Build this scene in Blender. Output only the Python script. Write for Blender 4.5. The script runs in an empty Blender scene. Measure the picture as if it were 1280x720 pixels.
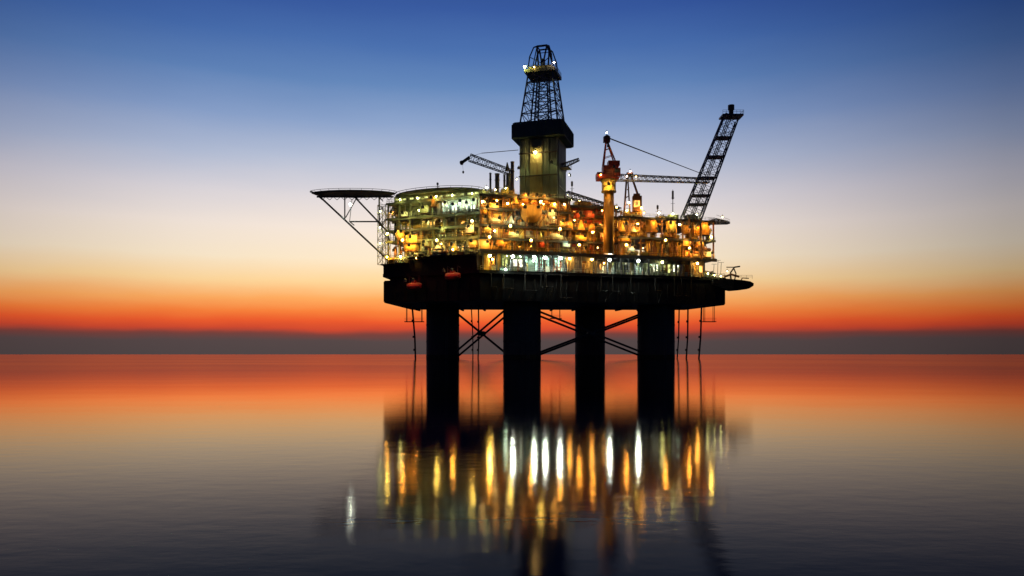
import bpy, math, random
from mathutils import Vector, Matrix
R = math.radians
random.seed(7)
sc = bpy.context.scene
col = sc.collection

# ------------------------------------------------------------------ camera
HX, FPX, HZ, EYE = 640.0, 950.0, 443.0, 1.36          # photo centre column, focal length in photo px, horizon row, eye height
cd = bpy.data.cameras.new('camera')
cam = bpy.data.objects.new('camera', cd); col.objects.link(cam)
cam.location = (0, 0, EYE); cam.rotation_euler = (R(90), 0, 0)
cd.sensor_width = 36; cd.lens = FPX / 1280 * 36; cd.shift_y = (HZ - 360) / 1280
cd.clip_start = 0.2; cd.clip_end = 60000
sc.camera = cam

# ------------------------------------------------------------------ view
vs = sc.view_settings
vs.view_transform = 'Standard'; vs.look = 'None'; vs.exposure = 0; vs.gamma = 1
vs.use_curve_mapping = False
sc.cycles.use_denoising = True
sc.cycles.max_bounces = 5; sc.cycles.diffuse_bounces = 2; sc.cycles.glossy_bounces = 3
sc.cycles.sample_clamp_indirect = 80
sc.render.film_transparent = False

def lin(c):
    return tuple((x/255/12.92 if x/255 <= .04045 else ((x/255+.055)/1.055)**2.4) for x in c)

# ------------------------------------------------------------------ dusk sky
w = bpy.data.worlds.new('World'); sc.world = w; w.use_nodes = True
nt = w.node_tree; N = nt.nodes; Lk = nt.links; N.clear()
out = N.new('ShaderNodeOutputWorld'); bg = N.new('ShaderNodeBackground')
tc = N.new('ShaderNodeTexCoord'); sep = N.new('ShaderNodeSeparateXYZ')
Lk.new(tc.outputs['Generated'], sep.inputs[0])
# slow wobble of the bank's top edge
nz = N.new('ShaderNodeTexNoise'); nz.inputs['Scale'].default_value = 7; nz.inputs['Detail'].default_value = 5
mp = N.new('ShaderNodeMapping'); mp.inputs['Scale'].default_value = (1, 1, 5)
Lk.new(tc.outputs['Generated'], mp.inputs[0]); Lk.new(mp.outputs[0], nz.inputs[0])
wob = N.new('ShaderNodeMath'); wob.operation = 'MULTIPLY_ADD'
Lk.new(nz.outputs['Fac'], wob.inputs[0]); wob.inputs[1].default_value = .012; wob.inputs[2].default_value = -.006
addz = N.new('ShaderNodeMath'); addz.operation = 'ADD'
Lk.new(sep.outputs['Z'], addz.inputs[0]); Lk.new(wob.outputs[0], addz.inputs[1])
sz = N.new('ShaderNodeMath'); sz.operation = 'MULTIPLY'; sz.inputs[1].default_value = 2.0; sz.use_clamp = True
Lk.new(addz.outputs[0], sz.inputs[0])
ramp = N.new('ShaderNodeValToRGB'); Lk.new(sz.outputs[0], ramp.inputs[0])
SKY = [(443, (80, 70, 70)), (425, (86, 72, 72)), (417, (122, 66, 60)), (411, (206, 74, 48)), (402, (236, 92, 46)),
       (390, (248, 130, 60)), (374, (254, 172, 96)), (352, (255, 216, 156)), (322, (252, 233, 202)),
       (285, (246, 232, 219)), (245, (224, 218, 221)), (200, (184, 194, 216)), (150, (140, 164, 204)),
       (100, (100, 136, 188)), (50, (74, 112, 175)), (0, (56, 90, 160)), (-120, (28, 56, 120))]
cr = ramp.color_ramp
for i, (y, c) in enumerate(SKY):
    t = (443 - y) / FPX / 1.03; z = t / math.sqrt(1 + t*t)
    p = min(1, z * 2)
    e = cr.elements[0] if i == 0 else (cr.elements[1] if i == 1 else cr.elements.new(p))
    e.position = p; e.color = (*lin(c), 1)
# fall-off of the glow away from where the sun went down
vn = N.new('ShaderNodeVectorMath'); vn.operation = 'NORMALIZE'
cx = N.new('ShaderNodeCombineXYZ'); Lk.new(sep.outputs['X'], cx.inputs[0]); Lk.new(sep.outputs['Y'], cx.inputs[1])
Lk.new(cx.outputs[0], vn.inputs[0])
dt = N.new('ShaderNodeVectorMath'); dt.operation = 'DOT_PRODUCT'
GA = R(-5); dt.inputs[1].default_value = (math.sin(GA), math.cos(GA), 0)
Lk.new(vn.outputs[0], dt.inputs[0])
hm = N.new('ShaderNodeMath'); hm.operation = 'MULTIPLY_ADD'; hm.inputs[1].default_value = .5; hm.inputs[2].default_value = .5
Lk.new(dt.outputs['Value'], hm.inputs[0])
r2 = N.new('ShaderNodeValToRGB'); Lk.new(hm.outputs[0], r2.inputs[0])
FALL = [(180, (.09, .1, .13)), (95, (.15, .16, .2)), (60, (.26, .26, .3)), (38, (.56, .55, .56)), (28, (.82, .80, .81)), (18, (.98, .97, .97)), (0, (1.04, 1.02, 1.0))]
for i, (a, c) in enumerate(FALL):
    p = .5 + .5*math.cos(R(a))
    e = r2.color_ramp.elements[0] if i == 0 else (r2.color_ramp.elements[1] if i == 1 else r2.color_ramp.elements.new(p))
    e.position = p; e.color = (*c, 1)
mx = N.new('ShaderNodeMix'); mx.data_type = 'RGBA'; mx.blend_type = 'MULTIPLY'; mx.inputs['Factor'].default_value = 1
Lk.new(ramp.outputs[0], mx.inputs['A']); Lk.new(r2.outputs[0], mx.inputs['B'])
o1 = N.new('ShaderNodeMath'); o1.operation = 'SUBTRACT'; o1.inputs[0].default_value = 1; Lk.new(dt.outputs['Value'], o1.inputs[1])
o2 = N.new('ShaderNodeMath'); o2.operation = 'MULTIPLY'; Lk.new(o1.outputs[0], o2.inputs[0]); Lk.new(sep.outputs['Z'], o2.inputs[1])
o3 = N.new('ShaderNodeMapRange'); o3.inputs[1].default_value = 0; o3.inputs[2].default_value = .12; o3.inputs[3].default_value = 1; o3.inputs[4].default_value = 0
Lk.new(o2.outputs[0], o3.inputs[0])
o4 = N.new('ShaderNodeMix'); o4.data_type = 'RGBA'; o4.inputs['A'].default_value = (.2, .34, .62, 1); o4.inputs['B'].default_value = (1, 1, 1, 1)
Lk.new(o3.outputs[0], o4.inputs['Factor'])
m2 = N.new('ShaderNodeVectorMath'); m2.operation = 'MULTIPLY'; Lk.new(mx.outputs['Result'], m2.inputs[0]); Lk.new(o4.outputs['Result'], m2.inputs[1])
Lk.new(m2.outputs[0], bg.inputs[0]); bg.inputs[1].default_value = 1
Lk.new(bg.outputs[0], out.inputs[0])

# ------------------------------------------------------------------ materials
def mat(name, c, rough=.6, metal=0, var=.35, rust=0, scale=.35, c2=None):
    m = bpy.data.materials.new(name); m.use_nodes = True
    n = m.node_tree.nodes; l = m.node_tree.links; b = n['Principled BSDF']
    g = n.new('ShaderNodeNewGeometry')
    mp = n.new('ShaderNodeMapping'); mp.inputs['Scale'].default_value = (1, 1, .35)
    l.new(g.outputs['Position'], mp.inputs[0])
    t = n.new('ShaderNodeTexNoise'); t.inputs['Scale'].default_value = scale; t.inputs['Detail'].default_value = 8; t.inputs['Roughness'].default_value = .7
    l.new(mp.outputs[0], t.inputs[0])
    rp = n.new('ShaderNodeValToRGB'); e = rp.color_ramp.elements
    e[0].position = .3; e[1].position = .7
    e[0].color = (*[x*(1-var) for x in c], 1); e[1].color = (*(c2 or [min(1, x*(1+var*.6)) for x in c]), 1)
    l.new(t.outputs['Fac'], rp.inputs[0])
    last = rp.outputs[0]
    if rust:
        t2 = n.new('ShaderNodeTexNoise'); t2.inputs['Scale'].default_value = 1.3; t2.inputs['Detail'].default_value = 6
        mp2 = n.new('ShaderNodeMapping'); mp2.inputs['Scale'].default_value = (1, 1, .18)
        l.new(g.outputs['Position'], mp2.inputs[0]); l.new(mp2.outputs[0], t2.inputs[0])
        r3 = n.new('ShaderNodeValToRGB'); r3.color_ramp.elements[0].position = .56; r3.color_ramp.elements[1].position = .68
        l.new(t2.outputs['Fac'], r3.inputs[0])
        k = n.new('ShaderNodeMath'); k.operation = 'MULTIPLY'; k.inputs[1].default_value = rust; l.new(r3.outputs[0], k.inputs[0])
        x = n.new('ShaderNodeMix'); x.data_type = 'RGBA'; l.new(k.outputs[0], x.inputs['Factor']); l.new(last, x.inputs['A'])
        x.inputs['B'].default_value = (.16, .055, .02, 1); last = x.outputs['Result']
    l.new(last, b.inputs['Base Color'])
    b.inputs['Roughness'].default_value = rough; b.inputs['Metallic'].default_value = metal
    return m
def emat(name, c, s, var=0, scale=.8):
    m = bpy.data.materials.new(name); m.use_nodes = True
    n = m.node_tree.nodes; l = m.node_tree.links; b = n['Principled BSDF']
    b.inputs['Base Color'].default_value = (.05, .05, .05, 1)
    b.inputs['Emission Color'].default_value = (*c, 1); b.inputs['Emission Strength'].default_value = s
    if var:
        g = n.new('ShaderNodeNewGeometry'); t = n.new('ShaderNodeTexNoise'); t.inputs['Scale'].default_value = scale; t.inputs['Detail'].default_value = 3
        l.new(g.outputs['Position'], t.inputs[0])
        r = n.new('ShaderNodeMapRange'); r.inputs[1].default_value = .35; r.inputs[2].default_value = .65
        r.inputs[3].default_value = s*(1-var); r.inputs[4].default_value = s*(1+var)
        l.new(t.outputs['Fac'], r.inputs[0]); l.new(r.outputs[0], b.inputs['Emission Strength'])
    return m
M = dict(
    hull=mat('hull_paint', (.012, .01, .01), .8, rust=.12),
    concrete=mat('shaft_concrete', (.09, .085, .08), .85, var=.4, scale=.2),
    steel=mat('grey_steel', (.16, .16, .16), .55, rust=.6),
    dark=mat('dark_steel', (.06, .06, .065), .55, rust=.4),
    navy=mat('navy_steel', (.11, .14, .21), .5),
    cream=mat('cream_paint', (.55, .5, .36), .5, rust=.5),
    olive=mat('olive_paint', (.36, .36, .19), .55, rust=.4),
    green=mat('green_grey_paint', (.2, .25, .2), .5, rust=.25),
    yellow=mat('yellow_paint', (.7, .46, .1), .45, rust=.5),
    orange=mat('orange_paint', (.62, .3, .06), .45, rust=.4),
    red=mat('red_paint', (.42, .05, .025), .45, rust=.4),
    brown=mat('red_brown_primer', (.26, .11, .05), .6, rust=.5),
    white=mat('white_paint', (.7, .7, .66), .45, rust=.35),
    galv=mat('galvanised_pipe', (.42, .42, .4), .35, metal=.6, rust=.3),
    growth=mat('marine_growth', (.05, .06, .03), .9, var=.7, scale=1.5),
    teal=mat('teal_cladding', (.08, .14, .13), .6, rust=.2),
    cable=mat('cable_black', (.04, .04, .045), .6),
)
SOD, WARM, LIME, COOL, REDL = (1, .47, .07), (1, .66, .2), (.85, .88, .3), (.7, 1, .74), (1, .09, .05)
E = dict(
    sodium=emat('sodium_bulb', SOD, 190), warm=emat('warm_bulb', WARM, 150), lime=emat('lime_bulb', LIME, 85),
    cool=emat('cool_bulb', COOL, 90), cool_big=emat('cool_flood', (.85, 1, .86), 1000), sod_big=emat('sodium_flood', (1, .43, .05), 750), yel_big=emat('yellow_flood', (1, .72, .12), 750), red=emat('boat_fill_bulb', REDL, 20),
    dimwarm=emat('dim_warm_bulb', WARM, 40), beacon=emat('beacon', (1, .75, .7), 60), dimsod=emat('dim_sodium_bulb', SOD, 80),
    wcool=emat('cool_window', (.5, .85, .62), 1.5, .8, 1.1), wwarm=emat('warm_window', (1, .5, .1), 1.8, .8, 1.1),
    wlime=emat('lime_window', (.75, .8, .25), 1.1, .8, 1.0), wpale=emat('pale_window', (.95, .95, .7), 1.7, .6, 1.2),
)

# ------------------------------------------------------------------ mesh helper
class MB:
    def __init__(s): s.v = []; s.f = []
    def add(s, vs, fs):
        k = len(s.v); s.v += [tuple(p) for p in vs]; s.f += [tuple(i+k for i in f) for f in fs]; return s
    def hexa(s, b, t):      # bottom quad, top quad (ccw seen from above)
        return s.add(list(b)+list(t), [(3, 2, 1, 0), (4, 5, 6, 7), (0, 1, 5, 4), (1, 2, 6, 5), (2, 3, 7, 6), (3, 0, 4, 7)])
    def prism(s, pts, z0, z1, pts2=None):
        n = len(pts); p2 = pts2 or pts
        vs = [(p[0], p[1], z0) for p in pts]+[(p[0], p[1], z1) for p in p2]
        fs = [tuple(reversed(range(n))), tuple(range(n, 2*n))]+[(i, (i+1) % n, (i+1) % n+n, i+n) for i in range(n)]
        return s.add(vs, fs)
    def box(s, F, a0, a1, b0, b1, z0, z1):
        q = [F.p(a0, b0, z0), F.p(a1, b0, z0), F.p(a1, b1, z0), F.p(a0, b1, z0)]
        d = Vector((0, 0, z1-z0))
        return s.hexa(q, [p+d for p in q])
    def tube(s, p, q, r, r2=None, n=6, cap=True):
        p = Vector(p); q = Vector(q); d = q-p
        if d.length < 1e-5: return s
        r2 = r if r2 is None else r2
        d.normalize(); a = d.orthogonal().normalized(); b = d.cross(a)
        vs = []
        for c, rr in ((p, r), (q, r2)):
            for i in range(n):
                t = 2*math.pi*i/n; vs.append(c+a*math.cos(t)*rr+b*math.sin(t)*rr)
        fs = [(i, (i+1) % n, (i+1) % n+n, i+n) for i in range(n)]
        if cap: fs += [tuple(reversed(range(n))), tuple(range(n, 2*n))]
        return s.add(vs, fs)
    def path(s, pts, r, n=6):
        for a, b in zip(pts, pts[1:]): s.tube(a, b, r, n=n)
        return s
    def lathe(s, c, ax, prof, n=12):    # prof: (along, radius)
        c = Vector(c); d = Vector(ax).normalized(); a = d.orthogonal().normalized(); b = d.cross(a)
        vs = []; fs = []
        for h, r in prof:
            for i in range(n):
                t = 2*math.pi*i/n; vs.append(c+d*h+a*math.cos(t)*max(r, .001)+b*math.sin(t)*max(r, .001))
        for k in range(len(prof)-1):
            for i in range(n):
                j = (i+1) % n; fs.append((k*n+i, k*n+j, (k+1)*n+j, (k+1)*n+i))
        fs += [tuple(reversed(range(n))), tuple(range((len(prof)-1)*n, len(prof)*n))]
        return s.add(vs, fs)
    def build(s, name, m, parent=None, smooth=False, label=None):
        me = bpy.data.meshes.new(name); me.from_pydata(s.v, [], s.f); me.update()
        if smooth:
            me.polygons.foreach_set('use_smooth', [len(p.vertices) == 4 for p in me.polygons])
        me.materials.append(m)
        o = bpy.data.objects.new(name, me); col.objects.link(o)
        if parent is not None:
            o.parent = parent
            o.matrix_parent_inverse = wm(parent).inverted()
        if label: o['label'] = label
        return o
def wm(o):
    m = o.matrix_basis.copy()
    return (wm(o.parent) @ o.matrix_parent_inverse @ m) if o.parent else m
def thing(name, label, cat, loc=(0, 0, 0), group=None):
    o = bpy.data.objects.new(name, None); col.objects.link(o); o.location = loc; o.empty_display_size = .5
    return tag(o, label, cat, group)
def tag(o, label, cat, group=None):
    o['label'] = label; o['category'] = cat
    if group: o['group'] = group
    return o

class Frame:
    def __init__(s, o, ang):
        s.ang = ang
        s.o = Vector((o[0], o[1], 0)); s.a = Vector((math.cos(ang), math.sin(ang), 0)); s.b = Vector((-math.sin(ang), math.cos(ang), 0))
    def p(s, a, b, z): return s.o+s.a*a+s.b*b+Vector((0, 0, z))
    def a_at(s, px, b=0):      # distance along the face for a direction out from the viewpoint
        k = (px-HX)/FPX; q = s.o+s.b*b
        return (k*q.y-q.x)/(s.a.x-k*s.a.y)
    def at(s, px, py, b=0):
        a = s.a_at(px, b); q = s.o+s.a*a+s.b*b
        return Vector((q.x, q.y, EYE+(HZ-py)/FPX*q.y))
def P(px, py, Y): return Vector(((px-HX)/FPX*Y, Y, EYE+(HZ-py)/FPX*Y))

LC, NC, RC = (-36.3, 216), (-8.6, 205), (63.2, 226)
FA = Frame(LC, math.atan2(NC[1]-LC[1], NC[0]-LC[0])); LA = math.dist(LC, NC)
FB = Frame(NC, math.atan2(RC[1]-NC[1], RC[0]-NC[0])); LB = math.dist(NC, RC)
ZH, ZD, ZU = 16.0, 24.2, 29.6     # hull bottom, main deck, upper deck

# ------------------------------------------------------------------ sea
def water():
    m = bpy.data.materials.new('sea_water'); m.use_nodes = True
    n = m.node_tree.nodes; l = m.node_tree.links; n.remove(n['Principled BSDF'])
    b = n.new('ShaderNodeBsdfAnisotropic'); b.distribution = 'BECKMANN'; b.inputs['Color'].default_value = (1, .91, .84, 1)
    df = n.new('ShaderNodeBsdfDiffuse'); df.inputs[0].default_value = (.005, .026, .06, 1)
    fr = n.new('ShaderNodeFresnel'); fr.inputs['IOR'].default_value = 1.14
    ms = n.new('ShaderNodeMixShader'); f1 = n.new('ShaderNodeMath'); f1.operation = 'MULTIPLY'; f1.inputs[1].default_value = 1.55; f1.use_clamp = True; l.new(fr.outputs[0], f1.inputs[0])
    f2 = n.new('ShaderNodeMath'); f2.operation = 'POWER'; f2.inputs[1].default_value = 1.85; l.new(f1.outputs[0], f2.inputs[0]); l.new(f2.outputs[0], ms.inputs[0]); l.new(df.outputs[0], ms.inputs[1]); l.new(b.outputs[0], ms.inputs[2])
    l.new(ms.outputs[0], n['Material Output'].inputs[0])
    g = n.new('ShaderNodeNewGeometry')
    def noise(scale, sx, sy, det=3):
        mp = n.new('ShaderNodeMapping'); mp.inputs['Scale'].default_value = (sx, sy, 1); l.new(g.outputs['Position'], mp.inputs[0])
        t = n.new('ShaderNodeTexNoise'); t.inputs['Scale'].default_value = scale; t.inputs['Detail'].default_value = det
        l.new(mp.outputs[0], t.inputs[0]); return t.outputs['Fac']
    swell = noise(.22, .5, 1, 2); rip = noise(3.6, .6, 1, 3); patch = noise(.035, .5, 1, 3)
    # calm inshore water, more wind-ruffled farther out
    sp = n.new('ShaderNodeSeparateXYZ'); l.new(g.outputs['Position'], sp.inputs[0])
    rr = n.new('ShaderNodeMapRange'); rr.inputs[1].default_value = 25; rr.inputs[2].default_value = 110
    rr.inputs[3].default_value = .1; rr.inputs[4].default_value = .122; l.new(sp.outputs['Y'], rr.inputs[0])
    pv = n.new('ShaderNodeMath'); pv.operation = 'MULTIPLY_ADD'; l.new(patch, pv.inputs[0]); pv.inputs[1].default_value = .04; l.new(rr.outputs[0], pv.inputs[2])
    pw = n.new('ShaderNodeMath'); pw.operation = 'SUBTRACT'; l.new(pv.outputs[0], pw.inputs[0]); pw.inputs[1].default_value = .02
    l.new(pw.outputs[0], b.inputs['Roughness'])
    b1 = n.new('ShaderNodeBump'); b1.inputs['Strength'].default_value = 1; b1.inputs['Distance'].default_value = .004
    b2 = n.new('ShaderNodeBump'); b2.inputs['Strength'].default_value = 1; b2.inputs['Distance'].default_value = .0028
    nr = n.new('ShaderNodeMapRange'); nr.inputs[1].default_value = 7; nr.inputs[2].default_value = 17; nr.inputs[3].default_value = .7; nr.inputs[4].default_value = .36
    l.new(sp.outputs['Y'], nr.inputs[0]); hr = n.new('ShaderNodeMath'); hr.operation = 'MULTIPLY'; l.new(rip, hr.inputs[0]); l.new(nr.outputs[0], hr.inputs[1])
    l.new(swell, b1.inputs['Height']); l.new(hr.outputs[0], b2.inputs['Height']); l.new(b1.outputs[0], b2.inputs['Normal'])
    l.new(b2.outputs[0], b.inputs['Normal']); l.new(b2.outputs[0], fr.inputs['Normal'])
    S = 30000
    mb = MB(); mb.add([(-S, -200, 0), (S, -200, 0), (S, S, 0), (-S, S, 0)], [(0, 1, 2, 3)])
    o = mb.build('sea_water', m); o['kind'] = 'structure'
water()

# ------------------------------------------------------------------ common pieces
bulb_cache = {}
def bulb_mesh(kind, r):
    k = (kind, r)
    if k not in bulb_cache:
        mb = MB(); mb.lathe((0, 0, -r), (0, 0, 1), [(0, r*.3), (r*.5, r*.87), (r, r), (r*1.5, r*.87), (2*r, r*.3)], 8)
        me = bpy.data.meshes.new('bulb'); me.from_pydata(mb.v, [], mb.f); me.materials.append(E[kind]); bulb_cache[k] = me
    return bulb_cache[k]
hous = None
def lamp(parent, p, kind='warm', r=.28, visor=None):
    """a flood light: hood on a short bracket with its bulb below"""
    global hous
    if hous is None:
        mb = MB(); mb.lathe((0, 0, .15), (0, 0, 1), [(0, .42), (.12, .36), (.3, .14), (.34, .1)], 8); mb.tube((0, 0, .4), (0, 0, .8), .05, n=5)
        hous = bpy.data.meshes.new('floodlight'); hous.from_pydata(mb.v, [], mb.f); hous.materials.append(M['dark'])
    h = bpy.data.objects.new('floodlight', hous); col.objects.link(h); h.parent = parent
    h.matrix_parent_inverse = wm(parent).inverted(); h.location = p
    if visor is not None:  # half-round shield added to hide the bulb from one side
        h.rotation_euler = (0, 0, visor)
        if 'v' not in bulb_cache:
            mb = MB(); G = Frame((0, 0), 0)
            for i in range(8):
                a0, a1 = math.pi*(1+i/8), math.pi*(1+(i+1)/8); k = .42
                mb.add([(math.cos(a0)*k, math.sin(a0)*k, -.5), (math.cos(a1)*k, math.sin(a1)*k, -.5), (math.cos(a1)*k, math.sin(a1)*k, .2), (math.cos(a0)*k, math.sin(a0)*k, .2)], [(0, 1, 2, 3)])
            me = bpy.data.meshes.new('visor'); me.from_pydata(mb.v, [], mb.f); me.materials.append(M['dark']); bulb_cache['v'] = me
        v = bpy.data.objects.new('visor', bulb_cache['v']); col.objects.link(v); v.parent = h
    b = bpy.data.objects.new('bulb', bulb_mesh(kind, r)); col.objects.link(b); b.parent = h
    return h
def railing(F, a0, a1, b, z, mb=None, h=1.1, sp=1.6):
    mb = mb or MB(); n = max(1, round((a1-a0)/sp))
    for i in range(n+1):
        a = a0+(a1-a0)*i/n; mb.tube(F.p(a, b, z), F.p(a, b, z+h), .045, n=4)
    for k in (.55, 1): mb.tube(F.p(a0, b, z+h*k), F.p(a1, b, z+h*k), .045, n=4)
    return mb
def side_rail(F, a, b0, b1, z, mb, h=1.1, sp=1.6):
    n = max(1, round((b1-b0)/sp))
    for i in range(n+1):
        b = b0+(b1-b0)*i/n; mb.tube(F.p(a, b, z), F.p(a, b, z+h), .045, n=4)
    for k in (.55, 1): mb.tube(F.p(a, b0, z+h*k), F.p(a, b1, z+h*k), .045, n=4)
def lattice(mb, p0, p1, w0, w1, n, up=(0, 0, 1), r=.13, rb=.07, d0=None, d1=None, tri=False):
    """box lattice girder with x-bracing between stations p0 and p1"""
    p0 = Vector(p0); p1 = Vector(p1); d = (p1-p0).normalized()
    s = d.cross(Vector(up)).normalized(); u = s.cross(d).normalized()
    d0 = w0 if d0 is None else d0; d1 = w1 if d1 is None else d1
    st = []
    for i in range(n+1):
        t = i/n; c = p0.lerp(p1, t); ww = (w0+(w1-w0)*t)/2; dd = (d0+(d1-d0)*t)/2
        st.append([c+s*ww+u*dd, c-s*ww+u*dd, c-s*ww-u*dd, c+s*ww-u*dd])
    for k in range(4): mb.tube(st[0][k], st[-1][k], r, n=5)
    for i in range(n+1):
        for k in range(4): mb.tube(st[i][k], st[i][(k+1) % 4], rb, n=4)
    for i in range(n):
        for k in range(4):
            j = (k+1) % 4
            if tri:
                a, b = (st[i][k], st[i+1][j]) if i % 2 else (st[i][j], st[i+1][k]); mb.tube(a, b, rb, n=4)
            else:
                mb.tube(st[i][k], st[i+1][j], rb, n=4); mb.tube(st[i][j], st[i+1][k], rb, n=4)
    return st

def vessel_v(F, a, b, z, h, r):
    mb = MB(); mb.lathe(F.p(a, b, z), (0, 0, 1), [(0, r*.8), (.15, r*.8), (.2, r), (h*.8, r), (h*.9, r*.8), (h*.97, r*.45), (h, .12), (h+.3, .12)], 12)
    mb.lathe(F.p(a, b, z+h*.4), (0, 0, 1), [(0, r*1.06), (.12, r*1.06)], 12)
    return mb
def vessel_h(F, a0, a1, b, z, r):
    mb = MB(); L = a1-a0
    mb.lathe(F.p(a0, b, z+r+.3), F.a, [(0, r*.3), (r*.2, r*.75), (r*.5, r), (L-r*.5, r), (L-r*.2, r*.75), (L, r*.3)], 12)
    for t in (.2, .8): mb.box(F, a0+L*t-.15, a0+L*t+.15, b-r*.7, b+r*.7, z, z+r*.7)
    mb.tube(F.p(a0+L*.5, b, z+r*2+.2), F.p(a0+L*.5, b, z+r*2+.8), .12)
    return mb
def pipe_run(F, a0, a1, b, z, h, rnd):
    mb = MB()
    for k in range(rnd.randint(2, 4)):
        r = rnd.uniform(.08, .22); zz = z+h*rnd.uniform(.45, .9); bb = b+rnd.uniform(-.6, .6); x0 = a0+rnd.uniform(0, .8); x1 = a1-rnd.uniform(0, .8)
        xm = rnd.uniform(x0, x1); zd = z+rnd.uniform(.1, h*.4)
        mb.path([F.p(x0, bb, z), F.p(x0, bb, zz), F.p(xm, bb, zz), F.p(xm, bb, zd), F.p(x1, bb, zd), F.p(x1, bb, z+h)], r, 6)
        mb.lathe(F.p(xm, bb, (zz+zd)/2), (0, 0, 1), [(-.15, r*1.9), (.15, r*1.9)], 8)
    return mb
def stair(F, a0, a1, b, z0, z1):
    mb = MB()
    for bb in (b-.4, b+.4):
        mb.tube(F.p(a0, bb, z0), F.p(a1, bb, z1), .09, n=4); mb.tube(F.p(a0, bb, z0+1), F.p(a1, bb, z1+1), .04, n=4)
    n = int((z1-z0)/.3)
    for i in range(n):
        t = i/n; a = a0+(a1-a0)*t; z = z0+(z1-z0)*t; mb.box(F, a-.14, a+.14, b-.4, b+.4, z, z+.05)
    return mb

def module(name, label, cat, F, a0, a1, b0, b1, zs, bay, wallm, frm, lamps, eqm, seed, roof=True, setback=(2.2, 4), left_open=False,
           lampn=1.0, density=1.0, wins=None, rail_rows=None):
    """storeys of open steel bays: slabs, columns, railings, recessed walls, process gear and lamps"""
    rnd = random.Random(seed)
    t = thing(name, label, cat, F.p((a0+a1)/2, b0, zs[0]))
    nb = max(1, round((a1-a0)/bay)); st = [a0+(a1-a0)*i/nb for i in range(nb+1)]
    for li, z in enumerate(zs):
        mb = MB(); j = .004*li
        mb.box(F, a0-.35-j, a1+.35+j, b0-.35-j, b1, z-.35, z)
        mb.box(F, a0-.45-j, a1+.45+j, b0-.45-j, b0-.36-j, z-.5, z+.12)
        if li < len(zs)-1 or roof: mb.build('deck_plate', M['dark' if frm == 'brown' else frm], t)
        if li < len(zs)-1 or roof:
            r = railing(F, a0-.3, a1+.3, b0-.25, z)
            side_rail(F, a1+.3, b0-.25, b1, z, r); side_rail(F, a0-.3, b0-.25, b1, z, r)
            r.build('railing', M['cream' if rnd.random() < .5 else 'yellow'], t)
    for li in range(len(zs)-1):
        z0, z1 = zs[li], zs[li+1]-.35; h = z1-z0
        for i, a in enumerate(st):
            mb = MB(); mb.box(F, a-.2, a+.2, b0-.05, b0+.3, z0, z1); mb.build('column', M[frm], t)
        sb = rnd.uniform(*setback)
        # recessed wall in panels of differing depth
        for i in range(nb):
            x0, x1 = st[i], st[i+1]; q = rnd.random()
            s2 = b0+sb+rnd.uniform(-.6, .6)
            wm_ = M[rnd.choice(wallm)]
            if q < .8:
                mb = MB(); mb.box(F, x0+.01, x1-.01, s2, s2+.2, z0, z1)
                for k in range(int((x1-x0)/.8)): mb.box(F, x0+.3+k*.8, x0+.38+k*.8, s2-.07, s2-.002, z0, z1)
                wl = mb.build('wall', wm_, t)
                if wins and rnd.random() < wins[1]:
                    nW = rnd.randint(1, 3); ww = (x1-x0-.8)/nW
                    for k in range(nW):
                        c = x0+.5+k*ww; wz = z0+h*.32
                        f = MB(); f.box(F, c, c+ww-.3, s2-.14, s2-.075, wz, wz+min(1.4, h*.45)); fo = f.build('window', M['dark'], wl)
                        g_ = MB(); g_.box(F, c+.1, c+ww-.4, s2-.18, s2-.145, wz+.1, wz+min(1.4, h*.45)-.1); g_.build('pane', E[rnd.choice(wins[0])], fo)
            # gear
            for rep in range(3):
                if rnd.random() > density: continue
                g_ = rnd.random(); bb = b0+rnd.uniform(.7, max(.9, sb-.7)); em = M[rnd.choice(eqm)]
                xx = rnd.uniform(x0+.7, max(x0+.8, x1-.7))
                if g_ < .28: vessel_v(F, xx, bb, z0, h*rnd.uniform(.45, .95), rnd.uniform(.35, .85)).build('vessel', em, t, True)
                elif g_ < .42: vessel_h(F, x0+.3, x1-.3, bb, z0+rnd.choice((0, h*.4)), rnd.uniform(.4, .75)).build('vessel', em, t, True)
                elif g_ < .7: pipe_run(F, x0+.3, x1-.3, bb, z0, h, rnd).build('pipe_run', em, t)
                elif g_ < .88:
                    ww = rnd.uniform(.6, 1.6); mb = MB(); hh = h*rnd.uniform(.25, .7); mb.box(F, xx-ww/2, xx+ww/2, bb-.4, bb+.5, z0, z0+hh)
                    mb.box(F, xx-ww/2+.1, xx+ww/2-.1, bb-.46, bb-.405, z0+.2, z0+hh-.15)
                    mb.tube(F.p(xx, bb, z0+hh), F.p(xx, bb, z1), .08); mb.build('cabinet', em, t)
                else: 
                    mb = MB(); zz = z0+h*.78; mb.box(F, x0+.2, x1-.2, bb-.3, bb+.3, zz, zz+.4)
                    for q2 in range(3): mb.box(F, x0+.5+q2*1.2, x0+.55+q2*1.2, bb-.34, bb+.34, zz-.03, zz+.43)
                    mb.build('duct', em, t)
            if rnd.random() < .22:
                mb = MB(); mb.tube(F.p(x0+.2, b0+.12, z0), F.p(x1-.2, b0+.12, z1), .12); mb.build('brace', M[frm], t)
            if rnd.random() < .12: stair(F, x0+.2, x1-.2, b0-.1+.9, z0, z1).build('stair', M['galv'], t)
            nl = lampn
            while nl > 0:
                if rnd.random() < nl:
                    lamp(t, F.p(rnd.uniform(x0+.5, x1-.5), b0+rnd.uniform(.5, sb*.7), z1-rnd.choice((.9, .9, h*.45))), rnd.choice(lamps), rnd.choice((.16, .22, .3)), F.ang if rnd.random() < .68 else None)
                nl -= 1
    return t

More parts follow.
